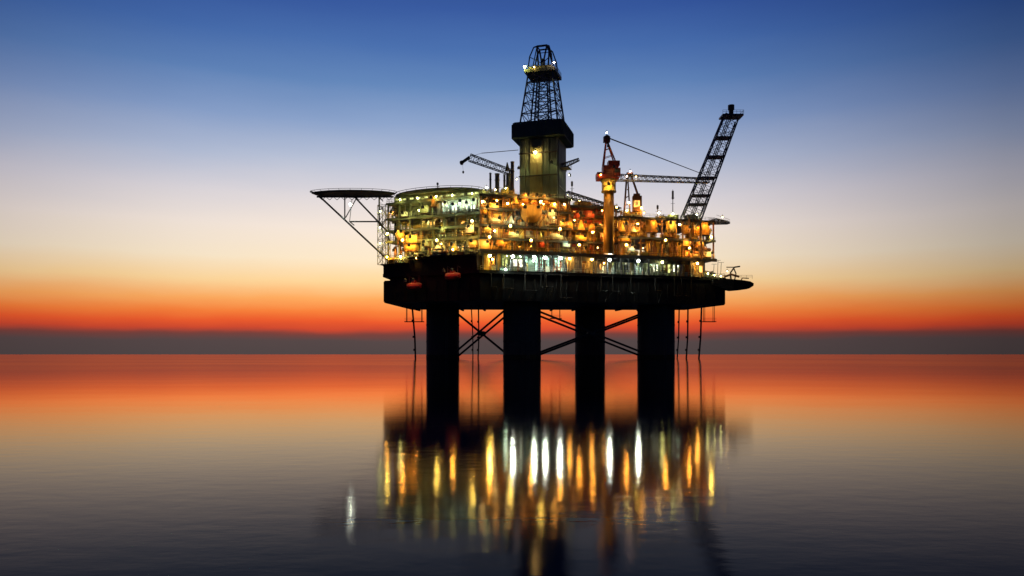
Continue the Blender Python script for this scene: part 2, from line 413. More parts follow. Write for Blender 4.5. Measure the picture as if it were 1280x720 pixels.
# ------------------------------------------------------------------ legs
LEGS = []
def leg(px, Y, D, label):
    c = Vector(((px-HX)/FPX*Y, Y, 0)); LEGS.append(c)
    t = thing('concrete_leg', label, 'platform leg', c, 'concrete legs carrying the platform')
    mb = MB(); r = D/2
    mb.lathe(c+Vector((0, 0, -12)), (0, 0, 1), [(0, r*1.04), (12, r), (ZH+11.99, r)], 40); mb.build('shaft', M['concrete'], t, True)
    mb = MB(); mb.lathe(c+Vector((0, 0, -.5)), (0, 0, 1), [(0, r+.03), (.01, r+.05), (1.7, r+.05), (1.75, r+.03)], 40); mb.build('marine_growth', M['growth'], t)
    for z in (5, 10):
        mb = MB(); mb.lathe(c+Vector((0, 0, z)), (0, 0, 1), [(0, r+.02), (.02, r+.08), (.3, r+.08), (.32, r+.02)], 40); mb.build('ring_band', M['concrete'], t)
    mb = MB()
    for s in (-.3, .3):
        mb.tube(c+Vector((s+r*.3, -r*.98, .2)), c+Vector((s+r*.3, -r*.98, ZH-.2)), .06, n=4)
    for k in range(40): mb.tube(c+Vector((r*.3-.3, -r*.98, .4+k*.38)), c+Vector((r*.3+.3, -r*.98, .4+k*.38)), .035, n=4)
    mb.build('ladder', M['steel'], t)
leg(553.5, 228, 9.85, 'thick dark concrete leg farthest toward the helideck end, standing in the water')
leg(652.5, 217, 10.75, 'broadest dark concrete leg, directly below the drilling tower')
leg(737.5, 238, 9.35, 'slimmest dark concrete leg, set back behind the crossing braces')
leg(820, 229, 11.1, 'dark concrete leg below the flare boom end of the platform')

def cross_brace(A, B, label, off, ztop, zbot):
    d = (B-A).normalized(); s = Vector((-d.y, d.x, 0))
    t = thing('cross_brace', label, 'brace', (A+B)/2)
    for k in (-off, off):
        for za, zb in ((ztop, zbot), (zbot, ztop)):
            mb = MB(); z = .0 if k < 0 else -.9
            mb.tube(A+d*4.5+s*(k+(0.25 if za > zb else -.25))+Vector((0, 0, za+z)), B-d*4.5+s*(k+(0.25 if za > zb else -.25))+Vector((0, 0, zb+z)), .3, n=8); mb.build('brace_tube', M['dark'], t)
    mb = MB(); c = (A+B)/2+Vector((0, 0, (ztop+zbot)/2-.4)); mb.lathe(c-s*1.6, s, [(0, .7), (3.2, .7)], 10); mb.build('joint', M['dark'], t)
cross_brace(LEGS[0], LEGS[1], 'doubled X brace between the farthest leg on the helideck side and the broadest leg', 1.2, 14.2, 1.6)
cross_brace(LEGS[1], LEGS[3], 'long X brace crossing in front of the slimmest leg', 1.0, 13.8, 1.8)

# ------------------------------------------------------------------ hull
def hull():
    t = thing('platform_hull', 'huge black box-shaped deck hull resting on the four concrete legs', 'hull', (10, 228, ZH))
    L2, R2 = (-33, 249), (57, 251)
    base = [LC, NC, RC, R2, L2]
    def inset(pts, k):
        c = Vector((sum(p[0] for p in pts)/5, sum(p[1] for p in pts)/5)); return [tuple(Vector(p)+(c-Vector(p)).normalized()*k) for p in pts]
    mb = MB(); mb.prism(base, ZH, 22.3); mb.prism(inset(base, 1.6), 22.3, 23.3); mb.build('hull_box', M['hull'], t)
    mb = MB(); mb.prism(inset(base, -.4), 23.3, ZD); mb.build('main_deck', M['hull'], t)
    # skirt block under the accommodation
    mb = MB(); mb.box(FA, -.3, 8, 0, 30, ZD, 26.9); mb.box(FA, 8, 20, .01, 30, ZD, 27.8); mb.box(FA, 20, LA-1, .02, 26, ZD, 28.6); mb.build('skirt_block', M['hull'], t)
    mb = MB(); mb.box(FA, 8.2, LA, -1.9, -.01, 28.1, 28.25); mb.box(FA, -.3, 8.1, -1.7, -.01, 26.65, 26.85)  # ledge added to block lamp light from falling on the skirt
    for k in range(10): mb.tube(FA.p(.5+k*3.1, -1.7, 28.05 if k > 2 else 26.6), FA.p(.5+k*3.1, -.05, 26.3 if k > 2 else 25), .08, n=4)
    mb.build('shade_ledge', M['hull'], t)
    mb = MB()
    for F, L in ((FA, LA), (FB, LB)):
        n = int(L/3)
        for i in range(n+1): mb.box(F, L*i/n-.12, L*i/n+.12, -.18, -.002, ZH+.3, 22.0)
        mb.box(F, 0, L, -.26, -.182, 19.0, 19.25)
    mb.build('stiffener', M['hull'], t)
    mb = MB(); n = 12
    for i in range(n):
        s = i/n; a = Vector(LC).lerp(Vector(RC), .04+s*.92); 
        mb.tube((a.x, a.y+8, ZH-.3), (a.x*.93, 248, ZH-.3), .35, n=4)
    mb.build('bottom_girder', M['hull'], t)
    r = railing(FB, 0, LB, -.3, ZD); side_rail(FB, LB, 0, 22, ZD, r); r.build('railing', M['cream'], t)
    railing(FA, 0, LA, -.3, ZD).build('railing', M['hull'], t)
    # pipe and bracket clutter on the face
    rnd = random.Random(3)
    for i in range(14):
        a = rnd.uniform(2, LB-3); mb = MB(); z = rnd.uniform(17, 20)
        mb.path([FB.p(a, -.5, ZD-.6), FB.p(a, -.5, z), FB.p(a+rnd.uniform(1, 4), -.5, z), FB.p(a+1, -.5, ZH+.1)], .13); mb.build('drain_pipe', M['hull'], t)
hull()

# risers and hanging gear
def riser(px0, px1, Y, label, r=.28, top=ZH):
    mb = MB(); a = Vector(((px0-HX)/FPX*Y, Y, top)); b = Vector(((px1-HX)/FPX*Y, Y+.5, -3))
    m = a.lerp(b, .5)+Vector((.25, 0, 0)); mb.path([a, m, b], r, 8)
    for k in (.25, .5, .7): c = a.lerp(b, k); mb.lathe(c, (0, 0, 1), [(-.3, r*1.6), (.3, r*1.6)], 8)
    tag(mb.build('riser_pipe', M['dark']), label, 'riser pipe', 'riser pipes going down into the sea')
riser(515, 519.5, 222, 'thin riser pipe alone outside the farthest leg on the helideck side', .26)
riser(589, 591, 226, 'first thin riser pipe inside the doubled X brace, beside its lower joint', .16)
riser(598, 597, 230, 'second thin riser pipe inside the doubled X brace, nearer the broadest leg', .2)
riser(849, 846, 232, 'slanting riser pipe closest to the leg below the flare boom', .2)
riser(860, 857.5, 228, 'middle riser pipe of the three beyond the leg below the flare boom', .24)
riser(877, 873, 224, 'outermost riser pipe of the three beyond the leg below the flare boom', .26)
def hanging_frame(px0, px1, py, Y, label):
    t = thing('access_cage', label, 'access platform', P((px0+px1)/2, py, Y), 'access frames hung below the hull')
    for px in (px0, px1):
        for dy in (0, 1.6):
            mb = MB(); p = P(px, py, Y); mb.tube((p.x, Y+dy, p.z), (p.x, Y+dy, ZH), .09, n=5); mb.build('hanger', M['dark'], t)
    mb = MB(); a = P(px0, py, Y); b = P(px1, py, Y)
    for dy in (0, .8, 1.6): mb.tube((a.x-.6, Y+dy, a.z), (b.x+.6, Y+dy, b.z), .12, n=5)
    for k in range(7): x = a.x+(b.x-a.x)*k/6; mb.tube((x, Y, a.z), (x, Y+1.6, a.z), .07, n=4)
    mb.build('platform_grid', M['dark'], t)
    mb = MB()
    for z in (.5, 1): mb.tube((a.x-.6, Y, a.z+z), (b.x+.6, Y, b.z+z), .045, n=4)
    mb.build('railing', M['dark'], t)
hanging_frame(508, 527, 402, 221, 'small access frame hung below the hull corner on the helideck side')
hanging_frame(881, 893, 402, 227, 'small access frame hung below the hull corner on the boat platform side')
hanging_frame(690, 700, 398, 240, 'small access frame hung in the gap between the broadest and slimmest legs')

# ------------------------------------------------------------------ lifeboats
def lifeboat(a, zc, label):
    c = FA.p(a, -2.1, zc); t = thing('lifeboat', label, 'lifeboat', c, 'lifeboats hanging on the hull side')
    L = 4.6; vs = []; fs = []; ns = 11; nr = 12
    for i in range(ns):
        s = -1+2*i/(ns-1); wd = 1.15*math.sqrt(max(.02, 1-abs(s)**2.6))
        for k in range(nr):
            th = 2*math.pi*k/nr; y = math.cos(th)*wd; zz = math.sin(th)*(1.25 if math.sin(th) > 0 else 1.0)*(.45+.55*wd/1.15)
            vs.append(c+FA.a*s*L/2+FA.b*y+Vector((0, 0, zz+(.25*abs(s)**3))))
    for i in range(ns-1):
        for k in range(nr): j = (k+1) % nr; fs.append((i*nr+k, i*nr+j, (i+1)*nr+j, (i+1)*nr+k))
    fs += [tuple(range(nr)), tuple(reversed(range((ns-1)*nr, ns*nr)))]
    MB().add(vs, fs).build('boat_hull', M['red'], t, True)
    mb = MB(); mb.box(FA, a-1.9, a+1.9, -3.32, -.9, zc-.08, zc+.06); mb.build('fender', M['dark'], t)
    mb = MB(); mb.box(FA, a-.5, a+.6, -2.7, -1.5, zc+1.05, zc+1.7); mb.build('canopy', M['red'], t)
    for s in (-1.5, 1.5):
        mb = MB(); mb.path([FA.p(a+s, -.2, zc+2.6), FA.p(a+s, -2.1, zc+3.0), FA.p(a+s, -2.1, zc+1)], .09); mb.build('davit', M['dark'], t)
    lamp(t, FA.p(a-1.2, -5.0, zc+1.6), 'red', .26, FA.ang); lamp(t, FA.p(a+1.2, -5.0, zc+1.6), 'red', .26, FA.ang)  # shielded red lamps added out in front to light the boat
lifeboat(FA.a_at(518, -2), 20.0, 'dim red enclosed lifeboat nearer the hull corner, the lower of the two')
lifeboat(FA.a_at(566, -2), 22.3, 'dim red enclosed lifeboat above the farthest leg, the higher of the two')

# ------------------------------------------------------------------ main-deck gallery
def gallery():
    rnd = random.Random(11); b_ = lambda px: FB.a_at(px, .5)
    t = thing('window_gallery', 'long low gallery of lit green-white and amber windows on the main deck', 'gallery', FB.p(30, 0, ZD))
    z0, z1 = ZD, ZU-.35
    spec = [(603, 626, 'sod'), (626, 640, 'lime'), (640, 655, 'pale'), (655, 673, 'cool'), (673, 688, 'cool'), (688, 706, 'cool'), (706, 722, 'warm'),
            (722, 733, 'dark'), (733, 748, 'warm'), (748, 760, 'warm'), (760, 774, 'lime'), (774, 790, 'pale'), (790, 806, 'lime'), (806, 824, 'pale'), (824, 840, 'lime'), (840, 856, 'pale'),
            (856, 868, 'dark'), (868, 880, 'warm')]
    for i, (x0, x1, k) in enumerate(spec):
        a0, a1 = FB.a_at(x0, 2.5), FB.a_at(x1, 2.5); s = 2.5+(i % 3)*.25
        mb = MB(); mb.box(FB, a0+.005, a1-.005, s, s+.3, z0, z1); wl = mb.build('wall', M[{'sod': 'yellow', 'warm': 'cream', 'cool': 'green', 'lime': 'olive', 'pale': 'olive', 'dark': 'brown'}[k]], t)
        if k in ('cool', 'lime', 'pale', 'warm'):
            n = {'cool': 4, 'lime': 3, 'pale': 2, 'warm': 2}[k]; wd = (a1-a0-.4)/n
            for q in range(n):
                if rnd.random() < (.12 if k == 'cool' else .45): continue
                c = a0+.2+q*wd; hb, ht = z0+(.5 if k == 'cool' else 1.1+rnd.random()*.5), z1-(.6 if k == 'cool' else 1.2+rnd.random()*.4)
                f = MB(); f.box(FB, c+.05, c+wd-.05, s-.1, s-.003, hb, ht); fo = f.build('window', M['dark'], wl)
                pn = MB(); pn.box(FB, c+.17, c+wd-.17, s-.14, s-.103, hb+.12, ht-.12); pn.build('pane', E['w'+k], fo)
                if k == 'cool':
                    br = MB(); br.box(FB, c+.06, c+wd-.06, s-.19, s-.143, (hb+ht)/2-.05, (hb+ht)/2+.06); br.build('window_bar', M['dark'], fo)
        lk = {'sod': 'warm', 'warm': 'sodium', 'cool': 'cool', 'lime': 'lime', 'pale': 'cool', 'dark': 'dimsod'}[k]
        if i < 8 or i % 2: lamp(t, FB.p((a0+a1)/2+rnd.uniform(-1, 1), s-1.2, z1-rnd.choice((.85, 1.9))), lk, .24 if k in ('cool', 'sod') else rnd.choice((.12, .18)))
    for i in range(17):
        a = FB.a_at(604+i*17.3, 0); mb = MB(); mb.box(FB, a-.2, a+.2, .1, .5, z0, z1); mb.build('column', M['dark'], t)
    for x0, x1 in ((722, 760), (761, 800), (801, 842), (843, 881)):
        mb = MB(); q0, q1 = b_(x0), b_(x1); mb.box(FB, q0, q1, .55, 1.1, z1-1.5, z1-.2)
        for k in range(int((q1-q0)/.6)): mb.box(FB, q0+.2+k*.6, q0+.3+k*.6, .5, .548, z1-1.45, z1-.25)
        mb.build('duct', M['dark'], t)  # dark hanging boxes added to dim the upper part of the gallery
    # gear in front of the windows
    for i in range(60):
        a = rnd.uniform(2, FB.a_at(878)); g = rnd.random(); m = M[rnd.choice(['cream', 'yellow', 'steel', 'green', 'brown', 'galv'])]
        if g < .35: vessel_v(FB, a, 1.3, z0, rnd.uniform(1, 2.6), rnd.uniform(.25, .5)).build('vessel', m, t, True)
        elif g < .7: pipe_run(FB, a, a+rnd.uniform(1.5, 3), 1.2, z0, z1-z0, rnd).build('pipe_run', m, t)
        else:
            mb = MB(); ww = rnd.uniform(.5, 1.3); mb.box(FB, a-ww/2, a+ww/2, .8, 1.6, z0, z0+rnd.uniform(.8, 2)); mb.build('cabinet', m, t)
    # floods shining out over the water
    for px in (641, 668, 682, 700, 762, 798): lamp(t, FB.p(FB.a_at(px, -.6), -.6, z1-1.1), 'cool_big', .27, FB.ang+math.pi)
    for px, k in ((612, 'yel_big'), (712, 'sodium'), (740, 'sodium'), (828, 'lime'), (872, 'sodium')): lamp(t, FB.p(FB.a_at(px, -.6), -.6, z1-1.2), k, .3, FB.ang+math.pi if px == 612 else None)
    lamp(t, FB.p(FB.a_at(632, -.6), -.6, ZD+.3), 'cool', .25)
gallery()
def upper_deck():
    mb = MB(); a1 = FB.a_at(893)
    mb.box(FB, 0, a1, -1.2, 22, ZU-.6, ZU-.36)
    n = 40
    for i in range(n): mb.box(FB, a1*i/n, a1*i/n+.15, -1.25, 0, ZU-.9, ZU-.602)
    mb.box(FB, -.02, a1+.05, -1.35, -1.26, ZU-1.0, ZU-.1)
    tag(mb.build('upper_deck', M['dark']), 'long dark deck plate with ribbed edge above the lit window gallery', 'deck')
upper_deck()

# ------------------------------------------------------------------ modules on the upper deck
a_l = lambda px, b=0: FA.a_at(px, b)
b_l = lambda px, b=0: FB.a_at(px, b)
T_A = module('accommodation_block', 'olive-lit four-storey module under the rounded roof deck beside the helideck', 'module', FA, a_l(484), a_l(598), .5, 22,
       [28.7, 33.4, 36.4, 39.8, 44.2], 3.4, ['olive', 'olive', 'green', 'cream'], 'olive', ['lime', 'lime', 'warm', 'sodium', 'dimwarm'], ['olive', 'cream', 'yellow', 'green', 'steel', 'brown'], 21,
       lampn=.65, wins=(['wlime', 'wpale', 'wwarm'], .4))
T_B = module('drilling_module', 'bright yellow-orange process module directly below the drilling tower', 'module', FB, b_l(601), b_l(712), 0, 24,
       [ZU, 32.9, 36.5, 41.0, 44.6], 3.3, ['yellow', 'cream', 'orange', 'brown'], 'brown', ['sodium', 'sodium', 'warm', 'lime', 'dimsod'], ['yellow', 'orange', 'cream', 'brown', 'steel', 'yellow'], 22,
       lampn=1.15, wins=(['wwarm', 'wlime'], .15))
T_M = module('pipe_rack_module', 'dark red-brown module with red gear between the drilling tower and the orange crane column', 'module', FB, b_l(715), b_l(772), 1, 22,
       [ZU, 33.2, 37.0, 40.6, 43.2], 3.6, ['brown', 'red', 'brown', 'cream'], 'brown', ['sodium', 'dimsod', 'sodium', 'dimwarm'], ['red', 'orange', 'brown', 'yellow', 'steel'], 23, lampn=.8)
T_R = module('process_module', 'orange-lit two-storey module below the flare boom, open at its end', 'module', FB, b_l(774), b_l(892), 0, 22,
       [ZU, 35.0, 40.7], 3.5, ['orange', 'yellow', 'brown', 'cream'], 'brown', ['sodium', 'sodium', 'warm', 'dimsod', 'dimsod'], ['orange', 'yellow', 'brown', 'steel', 'cream', 'orange'], 24, lampn=1.0, wins=(['wwarm'], .12))

def feature(t, F, px, py, w, h, m, kind, shape='box', b=-.2, r=.26):
    c = F.at(px, py, b); a = F.a_at(px, b); k = c.y/FPX; w *= k; h *= k; z = c.z-h/2; mb = MB()
    if shape == 'box':
        mb.box(F, a-w/2, a+w/2, b, b+1.6, z, z+h); mb.box(F, a-w/2-.08, a+w/2+.08, b-.08, b+1.7, z+h+.002, z+h+.15)
        for q in range(max(1, int(w/.7))): mb.box(F, a-w/2+.2+q*.7, a-w/2+.3+q*.7, b-.06, b-.003, z+.1, z+h-.1)
        mb.build('cabin', M[m], t)
    elif shape == 'drum': vessel_h(F, a-w/2, a+w/2, b+h/2, z-.3, h/2).build('vessel', M[m], t, True)
    elif shape == 'cone':
        mb.lathe(F.p(a, b+w/2, z), (0, 0, 1), [(0, w*.5), (h*.15, w*.5), (h*.75, w*.22), (h, w*.14)], 12); mb.build('light_cone', M[m], t, True)  # solid cone shaped like the cone of light under a lamp
    else: vessel_v(F, a, b+w/2, z, h, w/2).build('vessel', M[m], t, True)
    mb = MB(); mb.box(F, a-w/2, a+w/2, b-.3, b+2, z-.12, z-.01); mb.build('shelf', M['brown'], t)
    lamp(t, F.p(a+.15*w, b-1.5, z+h*.72), kind, r*1.1, F.ang)
FEAT_B = [(645, 249, 10, 11, 'yellow', 'sodium', 'cone'), (657, 247, 9, 12, 'orange', 'sodium', 'tank'), (668, 247, 9, 12, 'yellow', 'sodium', 'cone'), (682, 248, 12, 12, 'orange', 'sodium', 'cone'),
 (690, 275, 16, 9, 'cream', 'warm', 'drum'), (643, 293, 14, 8, 'cream', 'lime', 'drum'), (697, 295, 17, 8, 'cream', 'lime', 'drum'), (661, 293, 7, 8, 'steel', 'dimwarm', 'box'),
 (618, 258, 12, 8, 'yellow', 'warm', 'box'), (620, 275, 16, 8, 'cream', 'warm', 'drum'), (640, 274, 8, 11, 'cream', 'cool', 'cone'), (606, 262, 9, 10, 'yellow', 'sodium', 'tank'),
 (609, 286, 12, 10, 'yellow', 'warm', 'drum'), (627, 303, 13, 9, 'orange', 'sodium', 'drum'), (606, 305, 12, 12, 'yellow', 'warm', 'box'), (708, 305, 10, 7, 'cream', 'cool', 'box'), (678, 305, 9, 8, 'red', 'dimsod', 'tank')]
FEAT_M = [(713, 281, 10, 12, 'orange', 'sodium', 'tank'), (728, 281, 10, 13, 'yellow', 'sodium', 'cone'), (741, 284, 9, 10, 'orange', 'dimsod', 'tank'), (727, 297, 15, 7, 'yellow', 'sodium', 'drum'), (738, 268, 11, 8, 'red', 'dimsod', 'box'), (722, 269, 8, 8, 'red', 'dimsod', 'tank')]
FEAT_R = [(779, 283, 10, 13, 'yellow', 'sodium', 'cone'), (793, 285, 9, 10, 'cream', 'warm', 'cone'), (817, 281, 14, 18, 'orange', 'sodium', 'tank'), (838, 289, 14, 14, 'yellow', 'sodium', 'cone'), (881, 285, 13, 17, 'orange', 'sodium', 'box'),
 (858, 287, 8, 10, 'orange', 'dimsod', 'tank'), (782, 298, 15, 7, 'yellow', 'sodium', 'drum'), (789, 311, 14, 8, 'cream', 'cool', 'drum'), (858, 303, 9, 9, 'yellow', 'sodium', 'box'), (876, 305, 12, 8, 'orange', 'warm', 'drum'), (886, 318, 7, 6, 'cream', 'warm', 'box'), (860, 317, 7, 6, 'orange', 'sodium', 'box')]
FEAT_A = [(514, 299, 16, 9, 'yellow', 'sodium', 'box'), (512, 309, 20, 9, 'yellow', 'sodium', 'drum'), (518, 319, 11, 7, 'cream', 'warm', 'drum'), (546, 307, 12, 8, 'cream', 'warm', 'cone'), (566, 308, 12, 10, 'yellow', 'warm', 'cone'), (532, 304, 7, 7, 'olive', 'lime', 'tank'),
 (587, 286, 12, 10, 'cream', 'warm', 'box'), (590, 304, 14, 10, 'yellow', 'warm', 'drum'), (552, 287, 8, 9, 'olive', 'lime', 'tank'), (505, 268, 10, 5, 'cream', 'lime', 'box'), (530, 262, 12, 8, 'olive', 'lime', 'box'), (541, 251, 8, 14, 'orange', 'dimsod', 'tank')]
for T, F_, L_ in ((T_A, FA, FEAT_A), (T_B, FB, FEAT_B), (T_M, FB, FEAT_M), (T_R, FB, FEAT_R)):
    for f in L_: feature(T, F_, *f)

for px, py, k in ((484, 292, 'yel_big'), (503, 300, 'sod_big'), (520, 322, 'sod_big'), (546, 300, 'yel_big'), (566, 312, 'sod_big'), (590, 276, 'yel_big')):
    lamp(T_A, FA.at(px, py, -1.0), k, .17, FA.ang+math.pi)
for T, px, py, k in ((T_B, 612, 296, 'sod_big'), (T_B, 638, 282, 'yel_big'), (T_B, 664, 300, 'sod_big'), (T_B, 676, 252, 'yel_big'), (T_B, 700, 286, 'sod_big'),
                 (T_M, 724, 306, 'sod_big'), (T_M, 741, 290, 'sod_big'), (T_R, 783, 306, 'sod_big'), (T_R, 797, 280, 'yel_big'), (T_R, 832, 300, 'sod_big'), (T_R, 862, 310, 'sod_big'), (T_R, 889, 296, 'yel_big')):
    lamp(T, FB.at(px, py, -1.0), k, .19, FB.ang+math.pi)

def round_deck(name, label, cat, c, rx, ry, z, th, m, parts=True, rot=0):
    t = thing(name, label, cat, (c[0], c[1], z))
    def ring(k, n=24):
        o = []
        for i in range(n):
            a = 2*math.pi*i/n; x = math.cos(a)*rx*k; y = math.sin(a)*ry*k
            o.append((c[0]+x*math.cos(rot)-y*math.sin(rot), c[1]+x*math.sin(rot)+y*math.cos(rot)))
        return o
    MB().prism(ring(.93), z, z+th, ring(1)).build('deck_plate', M[m], t)
    mb = MB(); o = ring(1); o2 = ring(1.05)
    for i in range(24):
        a = (*o[i], z+th*.8); b = (*o2[i], z+th+.35); mb.tube(a, b, .05, n=4)
        mb.tube(b, (*o2[(i+1) % 24], z+th+.35), .07, n=4); mb.tube((*o[i], z+th-.1), (*o[(i+1) % 24], z+th-.1), .1, n=4)
    mb.build('safety_net', M['dark'], t)
    return t
# quarters wall under the rounded roof and the rounded roof itself
t = round_deck('roof_deck', 'rounded olive roof deck on top of the olive-lit module beside the helideck', 'roof deck', (-20.8, 215.5), 13.4, 7, 46.2, .8, 'olive', rot=FA.a.to_2d().angle_signed(Vector((1, 0))) if False else -.38)
mb = MB(); mb.box(FA, a_l(490), a_l(601), 1.2, 14, 44.25, 46.2); mb.build('wall', M['olive'], t)
for i in range(12):
    a = a_l(494+i*9, 1); mb = MB(); mb.box(FA, a, a+1.3, 1.05, 1.18, 44.8, 45.6); wv = mb.build('window', M['dark'], t)
    mb = MB(); mb.box(FA, a+.1, a+1.2, .98, 1.045, 44.9, 45.5); mb.build('pane', E['wlime'], wv)
for px in (500, 522, 545, 565, 590): lamp(t, FA.p(a_l(px, -.3), -.3, 44.9), 'lime', .18)
# bright bank of windows
t = thing('window_bank', 'white-lit bank of windows just under the rounded olive roof deck', 'window bank', FA.at(572, 268, .3))
rnd = random.Random(5)
mb = MB(); mb.box(FA, a_l(552), a_l(595), .32, .5, 40.2, 43.6); mb.build('wall', M['cream'], t)
for i in range(13):
    a = a_l(552.6+i*3.25, .2); h = rnd.uniform(.6, 1.1); z = rnd.choice((40.7, 41.1, 42.0))
    mb = MB(); mb.box(FA, a, a+.62, .2, .317, z, z+h+.3); f = mb.build('window', M['cream'], t)
    mb = MB(); mb.box(FA, a+.08, a+.54, .14, .197, z+.12, z+h+.15); mb.build('pane', E[rnd.choice(('wpale', 'wpale', 'wlime'))], f)
for i in range(9):
    a = a_l(554+i*4.6, -.1); vessel_v(FA, a, -.1, 40.0, rnd.uniform(1.2, 2.8), rnd.uniform(.15, .4)).build('vessel', M[rnd.choice(('cream', 'steel', 'white'))], t, True)
for i in range(3): pipe_run(FA, a_l(555+i*13), a_l(566+i*13), -.2, 40.0, 3.2, rnd).build('pipe_run', M['white'], t)
for px, z in ((556, 42.9), (566, 42.2), (575, 43), (583, 42.4), (592, 42.9)): lamp(t, FA.p(a_l(px, -1.4), -1.4, z), 'cool', .26, FA.ang)

# ------------------------------------------------------------------ helideck
def helideck():
    Y = 217
    t = round_deck('helideck', 'dark flat helideck on a cantilever truss sticking out over the sea', 'helideck', (P(442, 0, Y).x, Y), 11.9, 4.6, 46.9, .5, 'dark')
    def bar(a, b, r=.2, dy=0):
        mb = MB()
        p = P(*a, Y-3+dy); q = P(*b, Y-3+dy); mb.tube(p, q, r, n=6); mb.build('strut', M['dark'], t)
    zt = lambda px: (px, 246)
    for dy in (0, 6):
        bar((400, 246), (486, 326), .28, dy); bar((396, 246), (492, 246), .25, dy)
        bar((431, 246), (431, 275), .2, dy); bar((474, 246), (474, 283), .24, dy)
        bar((437, 277), (474, 277), .2, dy); bar((444, 247), (484, 289), .26, dy)
        bar((446, 247), (432, 272), .16, dy); bar((440, 249), (437, 277), .1, dy)
    for px, py in ((400, 246), (431, 275), (437, 277), (474, 246), (474, 277)):
        mb = MB(); p = P(px, py, Y-3); mb.tube(p, p+Vector((0, 6, 0)), .16, n=5); mb.build('strut', M['dark'], t)
    mb = MB()
    for i in range(10):
        x0, x1 = 398+i*9.3, 398+(i+1)*9.3
        for dy in (0, 6): mb.tube(P(x0, 246, Y-3+dy), P((x0+x1)/2, 250, Y-3+dy), .09, n=4); mb.tube(P((x0+x1)/2, 250, Y-3+dy), P(x1, 246, Y-3+dy), .09, n=4)
    mb.build('edge_lattice', M['dark'], t)
    mb = MB(); p = P(391, 241, Y-2); mb.path([p+Vector((-.6, 0, .4)), p+Vector((1.2, 0, -.2)), p+Vector((2.6, 0, 0))], .18); mb.build('boarding_arm', M['dark'], t)
    lamp(t, P(438, 255, Y-4), 'cool_big', .14, math.pi)
helideck()
# end tower with stairs between helideck and module
def stair_tower():
    t = thing('stair_tower', 'pale spindly stair tower at the end of the olive-lit module below the helideck', 'stair tower', FA.p(-1.5, 1, 28.7))
    mb = MB(); c = FA.p(-1.0, 1.5, 27); lattice(mb, c, c+Vector((0, 0, 17)), 2.6, 2.6, 7, up=FA.b, r=.1, rb=.06); mb.build('tower_frame', M['cream'], t)
    for k in range(5): stair(FA, *((-2.1, .1) if k % 2 else (.1, -2.1)), 1.5, 28+k*3.2, 31.2+k*3.2).build('stair', M['galv'], t)
    for z in (33, 37.5, 42): lamp(t, FA.p(-1.2, -.3, z), 'lime', .15)
stair_tower()

